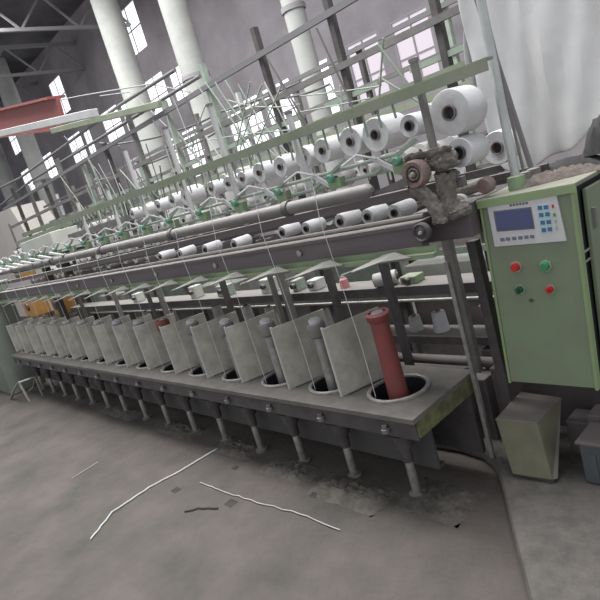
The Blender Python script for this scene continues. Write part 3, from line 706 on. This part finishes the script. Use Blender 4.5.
# things on the cabinet
def crumple(name, m_, px, Y, size, seed, lift=0, parent=None, nx=16, ny=10, amp=.35):
    q = random.Random(seed); w, d, h = size; vs = []; 
    for j in range(ny+1):
        for i in range(nx+1):
            u, v = i/nx*2-1, j/ny*2-1; e = max(0, 1-(abs(u)**3))*max(0, 1-abs(v)**3)
            vs.append((u*w/2 + q.uniform(-.02,.02)*w, v*d/2 + q.uniform(-.03,.03)*d, h*e*(1-amp+q.random()*amp)))
    fs = [(j*(nx+1)+i, j*(nx+1)+i+1, (j+1)*(nx+1)+i+1, (j+1)*(nx+1)+i) for j in range(ny) for i in range(nx)]
    n = len(vs); vs2 = vs + [(x, y, 0) for x, y, z in vs]
    fs2 = fs + [tuple(k+n for k in f[::-1]) for f in fs]
    bd = [i for i in range(nx+1)] + [(j*(nx+1)+nx) for j in range(1,ny+1)] + [ny*(nx+1)+i for i in range(nx-1,-1,-1)] + [j*(nx+1) for j in range(ny-1,0,-1)]
    for a_, b_ in zip(bd, bd[1:]+bd[:1]): fs2.append((b_, a_, a_+n, b_+n))
    mb = MB(); mb.add(vs2, fs2, True)
    o = mb.build(name, m_, parent, loc=px); return o
o = crumple('rag_pile', 'rag', (-1.06, 2.42, cz1+.007), 0, (.36,.16,.045), 11, nx=22, ny=12, amp=.6); o.rotation_euler = (0,0,math.radians(28))
tag(o, 'crumpled brown grey rags lying along the cabinet roof', 'rags')
o = crumple('bag', 'bag', (-1.08, 2.64, cz1+.007), 0, (.30,.16,.06), 12, amp=.3); o.rotation_euler = (0,0,math.radians(20))
tag(o, 'dark grey bag slumped at the back of the cabinet roof', 'bag')
o = crumple('bag', 'bag', (-.90, 2.76, cz1+.007), 0, (.2,.16,.17), 14, amp=.25)
o.location = (-.93, 2.70, cz1+.05); tag(o, 'taller dark grey bag against the white sheet at the right edge', 'bag')
# bright poles
def pole(a, b, Y, r, m_, label, base=None):
    A = PY(*a, Y); B = PY(*b, Y); x = (A.x+B.x)/2
    t = thing('pole', label, 'pole', (x, Y, cz1+.006), 'poles rising behind the cabinet')
    d = (A-B)/(A.z-B.z)
    MB().tube([(d.x*.01,0,.0),(d.x*.9,0,.95)], r, 14).build('shaft', m_, t)
    MB().lathe([(r,0),(r+.02,0),(r+.018,.055),(r,.06)], 16, closed=True).build('socket', base or 'grey', t)
pole((497,84),(513,165), 2.32, .019, 'chrome', 'bright thick pole in a green socket at the cabinet corner', 'green')
pole((505,84),(526,172), 2.41, .007, 'grey', 'thin grey rod just right of the bright thick pole')
pole((511,84),(538,166), 2.49, .012, 'cable', 'dark slanted pole in front of the white sheet')
# white sheet hung behind
def sheet():
    edge = [(466,70),(478,112),(488,140),(500,170),(522,172),(536,168),(545,158),(560,154),(578,149),(590,132),(604,112),(640,100)]
    Y = 2.98; n = len(edge); rows = 14; vs = []
    q = random.Random(9)
    for j in range(rows+1):
        for i, (x, y) in enumerate(edge):
            p = PY(x, y, Y); top = 2.95; z = p.z + (top-p.z)*(j/rows)
            xx = p.x
            yy = Y + .05*math.sin(i*1.3+j*.35) + .03*math.sin(i*2.9-j*.7) + .12*j/rows
            vs.append((xx, yy, z))
    mb = MB(); fs = [(j*n+i, j*n+i+1, (j+1)*n+i+1, (j+1)*n+i) for j in range(rows) for i in range(n-1)]
    mb.add(vs, fs, True); o = mb.build('hanging_sheet', 'sheet')
    s = o.modifiers.new('t', 'SOLIDIFY'); s.thickness = .006
    s = o.modifiers.new('s', 'SUBSURF'); s.levels = s.render_levels = 2
    tag(o, 'large white woven sheet hanging behind the control cabinet', 'sheet')
sheet()
tag(MB().tube([(-2.0,3.11,2.96),(.3,3.11,2.96)], .015, 10).build('sheet_rod', 'cable'), 'rod the white sheet hangs from', 'rod')

# ---------------------------------------------------- motor and low right
mc = thing('motor_cover', 'olive grey tapered motor cover box standing below the cabinet', 'motor cover', (0,0,0))
zt = .41
FLt, FRt, BRt, BLt = PZ(495,420,zt), PZ(537,424,zt), PZ(562,398,zt), PZ(520,392,zt)
FLb, FRb, BRb = PZ(513,475,.14), PZ(551,481,.14), PZ(559,480,.14)
BLb = FLb + (BRb-FRb)
mb = MB().hexa([FLb,FRb,BRb,BLb,FLt,FRt,BRt,BLt]); mb.build('cover', 'motor', mc, bevel=.01)
MB().box(FLb.x+.01,BRb.x-.02,FLb.y+.03,BRb.y+.05,0.121,.141).build('base_foot', 'dark', mc)
lt = [Vector(v)+Vector((0,0,.004)) for v in (FLt,FRt,BRt,BLt)]
MB().hexa([v-Vector((0,0,.012)) for v in lt]+lt).build('lid', 'motor', mc, bevel=.004)
def ledge(name, label, cat, x0, x1, y0, y1, z0, z1, m_='ledge'):
    return tag(MB().box(x0,x1,y0,y1,z0,z1).build(name, m_, bevel=.006), label, cat)
A = PZ(560,410,.42)
ledge('gear_housing', 'dusty brown upper ledge right of the motor cover', 'housing', -1.80, -.3, 2.70, 3.0, .121, .56)
ledge('gear_housing', 'dusty brown middle ledge right of the motor cover', 'housing', -1.26, -.3, 2.46, 2.60, .121, .30)
ledge('rail_bracket', 'small brown block on the middle ledge', 'bracket', -1.14, -.9, 2.44, 2.56, .305, .36)
bx = thing('junction_box', 'blue grey box low at the right edge', 'box', (-.97, 2.32, 0.121))
MB().box(-.14,.25,-.08,.10,0,.20).build('housing', 'bluegrey', bx, bevel=.012); MB().box(-.15,.26,-.09,.11,.20,.215).build('lid', 'ledge', bx, bevel=.004)
for i in range(4): MB().box(-.1+.07*i,-.07+.07*i,-.085,-.08,.04,.16).build('fin', 'bluegrey', bx)
# base plinth with a rounded inner corner
corner = [PZ(*q_, .12) for q_ in ((383,428),(420,431),(455,436),(478,443),(490,453),(497,468),(503,490),(512,530),(530,600))]
poly = [(p.x, p.y) for p in corner] + [(-.6, 1.2), (.2, 1.6), (.2, 3.1), (-2.42, 3.1)]
n = len(poly); vs = [(x,y,0.002) for x,y in poly] + [(x,y,.12) for x,y in poly]
mb = MB().add(vs, [tuple(range(n,2*n)), tuple(range(n))[::-1]] + [(i,(i+1)%n,(i+1)%n+n,i+n) for i in range(n)])
tag(mb.build('machine_plinth', 'base', bevel=.035), 'lint covered base plinth curving under the cabinet end', 'base')
ledge('end_post', 'short grey cast post between the table end and the motor cover', 'post', -1.62, -1.50, 2.47, 2.57, .121, .56, 'base')
ledge('end_wall', 'dusty grey side plate under the right end of the table', 'plate', -1.86, -1.66, 2.46, 2.60, .121, .49, 'ledge')
lumpy_ = [PZ(467,392,.5), PZ(470,402,.45)]
t = thing('lever', 'rusty lever with a bright tip beside the table end', 'lever', (-1.56, 2.45, .56))
MB().bar((0,0.08,.0),(-.02,.02,.36),.03,.02).build('arm', 'rust', t); MB().lathe([(0,0),(.012,0),(.012,.03),(0,.032)], 10, at=(0,.08,.0)).build('tip', 'chrome', t)

# ------------------------------------------------------------- floor litter
def strip(pts, r, label, m_='yarn_dull', grp='loose yarns on the floor', jit=.006, name='floor_yarn'):
    P = [PZ(x, y, .008) for x, y in pts]; out = []; q = random.Random(len(label))
    for i in range(len(P)-1):
        for k in range(6): out.append(P[i].lerp(P[i+1], k/6) + Vector((q.uniform(-jit,jit), q.uniform(-jit,jit), 0)))
    out.append(P[-1]); return tag(MB().tube(out, r, 6).build(name, m_), label, 'yarn', grp)
strip([(90,540),(112,512),(150,487),(185,468),(222,446),(229,439)], .006, 'long white yarn lying across the floor toward the table', 'yarn')
strip([(200,482),(218,490),(250,500),(300,514),(340,530)], .0035, 'faint grey yarn on the floor, right of the dark scraps')
strip([(72,478),(85,470),(98,462)], .003, 'short faint yarn on the floor at left')
strip([(185,511),(200,508),(218,508)], .005, 'dark curved thread on the floor below the scraps', 'stain')
for i, (px, py, s, lb) in enumerate(((176,490,.07,'dark splayed scrap beside the long white yarn'),(231,503,.08,'dark oily lump on the floor left of the faint yarn'),(235,468,.05,'small dark scrap near the spindle feet'),(314,495,.06,'small dark scrap at the foot of the dust heap'))):
    p = PZ(px, py, .001); o = crumple('floor_scrap', 'stain', p, 0, (s,s*.8,.018), 20+i, nx=8, ny=6, amp=.8); tag(o, lb, 'scrap', 'dark scraps on the floor')
for i, (px, py, w, d, h, lb) in enumerate(((350,492,.55,.25,.05,'brownish heap of lint and dust in front of the nearest foot'),(290,470,.5,.22,.04,'heap of lint beneath the second and third feet'),(235,448,.55,.2,.035,'low heap of lint at the end of the long white yarn'),(180,430,.7,.2,.03,'low ridge of lint under the middle of the table'),
                                         (440,500,.4,.3,.03,'dark heap of lint against the base plinth'),(120,412,.9,.2,.03,'low ridge of lint under the far part of the table'))):
    p = PZ(px, py, .001); o = crumple('lint_heap', 'lint', p, 0, (w,d,h), 40+i, nx=22, ny=12, amp=.7); tag(o, lb, 'lint heap', 'lint heaps under the table')
# wire stand at the far left
p = PZ(22,400,.0); ws = thing('wire_stand', 'small bent wire stand on the floor below the far end of the table', 'stand', p)
MB().tube([(-.35,-.05,.02),(-.1,-.02,.16),(.25,.0,.30),(.30,.02,.0)], .016, 8).build('frame', 'steel', ws)
MB().tube([(-.3,.2,.02),(.0,.2,.10),(.3,.2,.28),(.3,.2,.0)], .016, 8).build('frame', 'steel', ws); MB().tube([(.25,0,.29),(.3,.2,.28)], .014, 8).build('crossbar', 'steel', ws)

# ------------------------------------------------------- far end of the line
hs = thing('headstock', 'grey green headstock cabinet closing the far end of the machine', 'headstock', (-9.5, 2.1, 0))
MB().box(-.9,.55,-.42,.08,0.0,1.60).build('housing', 'headstock', hs, bevel=.02)
MB().box(-.95,.58,-.45,.11,1.60,1.63).build('lid', 'palegreen', hs, bevel=.01)
ec = thing('electric_cabinet', 'cream cabinet with a dark slot above the far end of the pipe', 'cabinet', (-8.9, 2.75, 1.62))
A = PY(14,231,2.75); B = PY(56,256,2.75)
MB().box(-.75,.75,0,.4,.15,.46).build('housing', 'cream', ec, bevel=.01); MB().box(-1.6,1.1,-.02,.4,.02,.148).build('vent_slot', 'black', ec)
MB().box(-.2,.1,-.004,.0,.2,.24).build('name_plate', 'grey', ec); MB().box(-1.7,1.15,-.04,.45,-.0,.02).build('shelf', 'palegreen', ec)
MB().box(-.5,-.4,.1,.2,-1.62,0).build('support', 'dark', ec); MB().box(.4,.5,.1,.2,-1.62,0).build('support', 'dark', ec)
A = PY(-30,200,5.0); B = PY(52,270,5.0)
wc = thing('wall_cabinet', 'big beige cabinet standing far back at the left edge', 'cabinet', (-18.5, 5.2, 0))
xr = PY(40,232,5.2).x + 18.5; zt_ = PY(18,203,5.2).z
MB().hexa([(-5,0,0),(xr+.3,0,0),(xr+.3,1,0),(-5,1,0),(-5,0,zt_+.2),(xr-1.7,0,zt_-.0),(xr-1.7,1,zt_-.0),(-5,1,zt_+.2)]).build('housing', 'beige', wc, bevel=.02)
MB().box(xr-2.4,xr-2.3,-.03,.0,.3,zt_-.4).build('door_seam', 'grey', wc); MB().box(xr-2.5,xr-2.2,-.06,.0,zt_*.62,zt_*.66).build('handle', 'dark', wc)
for px, py, Y, w, h, lb in ((28,307,3.2,.8,.45,'orange machine part seen behind the plates at far left'),(56,305,3.2,.55,.42,'second orange machine part behind the plates, right of the first'),(18,276,3.7,.6,.2,'orange box just under the far end of the pipe'),(55,272,3.9,.35,.12,'small orange box behind the rail at the far end')):
    p = PY(px, py, Y); t = thing('orange_part', lb, 'machine part', p, 'orange parts behind the far end')
    MB().box(-w/2,w/2,0,.3,-h/2,h/2).build('housing', 'orange', t, bevel=.03)
    MB().lathe([(0,-.03),(.08,-.03),(.08,0),(0,0)][::-1], 16, 'y', at=(0,0,0)).build('cover_disc', 'dark', t)
    MB().box(-.05,.05,.32,.38,-p.z,h/2).build('pedestal', 'dark', t)

# -------------------------------------------- the machines standing behind
def rack(Y, x0, x1, levels, tone, nm, post_pitch, seed, pkg_pitch):
    q = random.Random(seed)
    k = 0; x = x1
    while x > x0:
        t = thing('rack_post', 'upright of the %s machine row behind' % nm, 'post', (x, Y, 0), 'uprights of the %s machine row' % nm)
        MB().box(-.025,.025,-.03,.03,0,3.0+q.uniform(-.1,.25)).build('upright', q.choice(['grey','palegreen','white','dark']), t)
        MB().box(-.3,.3,-.02,.02,2.3,2.34).build('arm', 'palegreen', t)
        x -= post_pitch; k += 1
    for z, h, m_, what in levels:
        tag(MB().box(x0,x1+.2,Y-.06,Y-.03,z-h/2,z+h/2).build('rack_rail', m_), '%s rail of the %s machine row behind' % (what, nm), 'rail')
    proto = None; k = 0
    for zz in (1.42, 1.72, 1.98):
        x = x1 - .1
        while x > x0:
            if q.random() < .86:
                r = q.uniform(.055, .095)
                if proto is None:
                    proto = pkg('white yarn package on the %s machine row behind' % nm, (x, Y-.24, zz), .075, .16, yarn='yarn_dull', core='core_dark', group='yarn packages of the %s machine row' % nm, plen=.20)
                else:
                    s = r/.075; dup(proto, (x, Y-.24, zz), proto['label'], scale=(s,1,s))
                k += 1
            x -= pkg_pitch*q.uniform(.9,1.2)
LV = [(2.95,.05,'cable','highest dark'),(2.55,.05,'grey','high grey'),(2.2,.07,'darkgreen','topmost green'),(1.98,.03,'palegreen','thin upper'),(1.72,.03,'grey','middle grey'),(1.42,.03,'grey','third grey'),(1.30,.09,'rail','dark wide'),(.95,.05,'palegreen','lower pale'),(.60,.10,'slab','lowest')]
rack(3.7, -13.0, -2.2, LV, 0, 'nearer', .9, 21, .30)
rack(5.2, -15.0, -3.0, LV, 0, 'farther', 1.1, 22, .40)
# lower cream and grey covers of the machines behind
for i in range(9):
    x = -2.6 - i*1.15
    t = thing('machine_cover', '%s pale lower cover of the nearer machine row, counted from the cabinet' % ORD[i], 'machine cover', (x, 3.75, 0), 'lower covers of the machine row behind')
    MB().box(-.45,.45,0,.3,.62,.62+.22+.1*(i%3)).build('cover', ('cream','palegreen','yarn_dull')[i%3], t, bevel=.01)
    MB().box(-.46,.46,.02,.28,0,.6).build('plinth', 'ledge', t, bevel=.01)
q = random.Random(31)
for i in range(34):
    x = -2.0 - i*.165 ; Y = 2.9 + q.uniform(0,.4); z0 = q.uniform(1.55,1.7); z1 = q.uniform(2.2,2.75)
    tag(MB().tube([(x,Y,z0),(x+q.uniform(-.12,.12),Y+.05,(z0+z1)/2),(x+q.uniform(-.2,.2),Y,z1)], .007, 6).build('creel_rod', q.choice(['palegreen','grey','white'])), 'thin creel rod standing behind the green top rail', 'rod', 'creel rods behind the top rail')
tag(MB().box(-7.8,-1.6,3.0,3.03,1.52,1.56).build('rod_rail', 'dark'), 'dark bar holding the creel rods', 'rail')

# ----------------------------------------------------------------- lighting
w = bpy.data.worlds.new('world'); SC.world = w; w.use_nodes = True
w.node_tree.nodes['Background'].inputs['Color'].default_value = (0.93, 0.95, 1.0, 1)
w.node_tree.nodes['Background'].inputs['Strength'].default_value = 0.7
def area(name, loc, rot, sx_, sy_, e, col=(1,1,1)):
    l = bpy.data.lights.new(name, 'AREA'); l.shape = 'RECTANGLE'; l.size = sx_; l.size_y = sy_; l.energy = e; l.color = col
    o = bpy.data.objects.new(name, l); COL.objects.link(o); o.location = loc; o.rotation_euler = rot; return o
area('overhead_fill', (-3, 2.0, 7.5), (0,0,0), 7, 2.5, 800)  # soft fill lamp added under the closed ceiling, no roof opening there
area('overhead_fill', (-11, 3.5, 7.5), (0,0,0), 9, 4, 1000)  # second added fill lamp, brightens the back of the hall
SC.view_settings.view_transform = 'Standard'; SC.view_settings.look = 'None'
SC.view_settings.gamma = 1; SC.view_settings.exposure = 0.0; SC.view_settings.use_curve_mapping = False
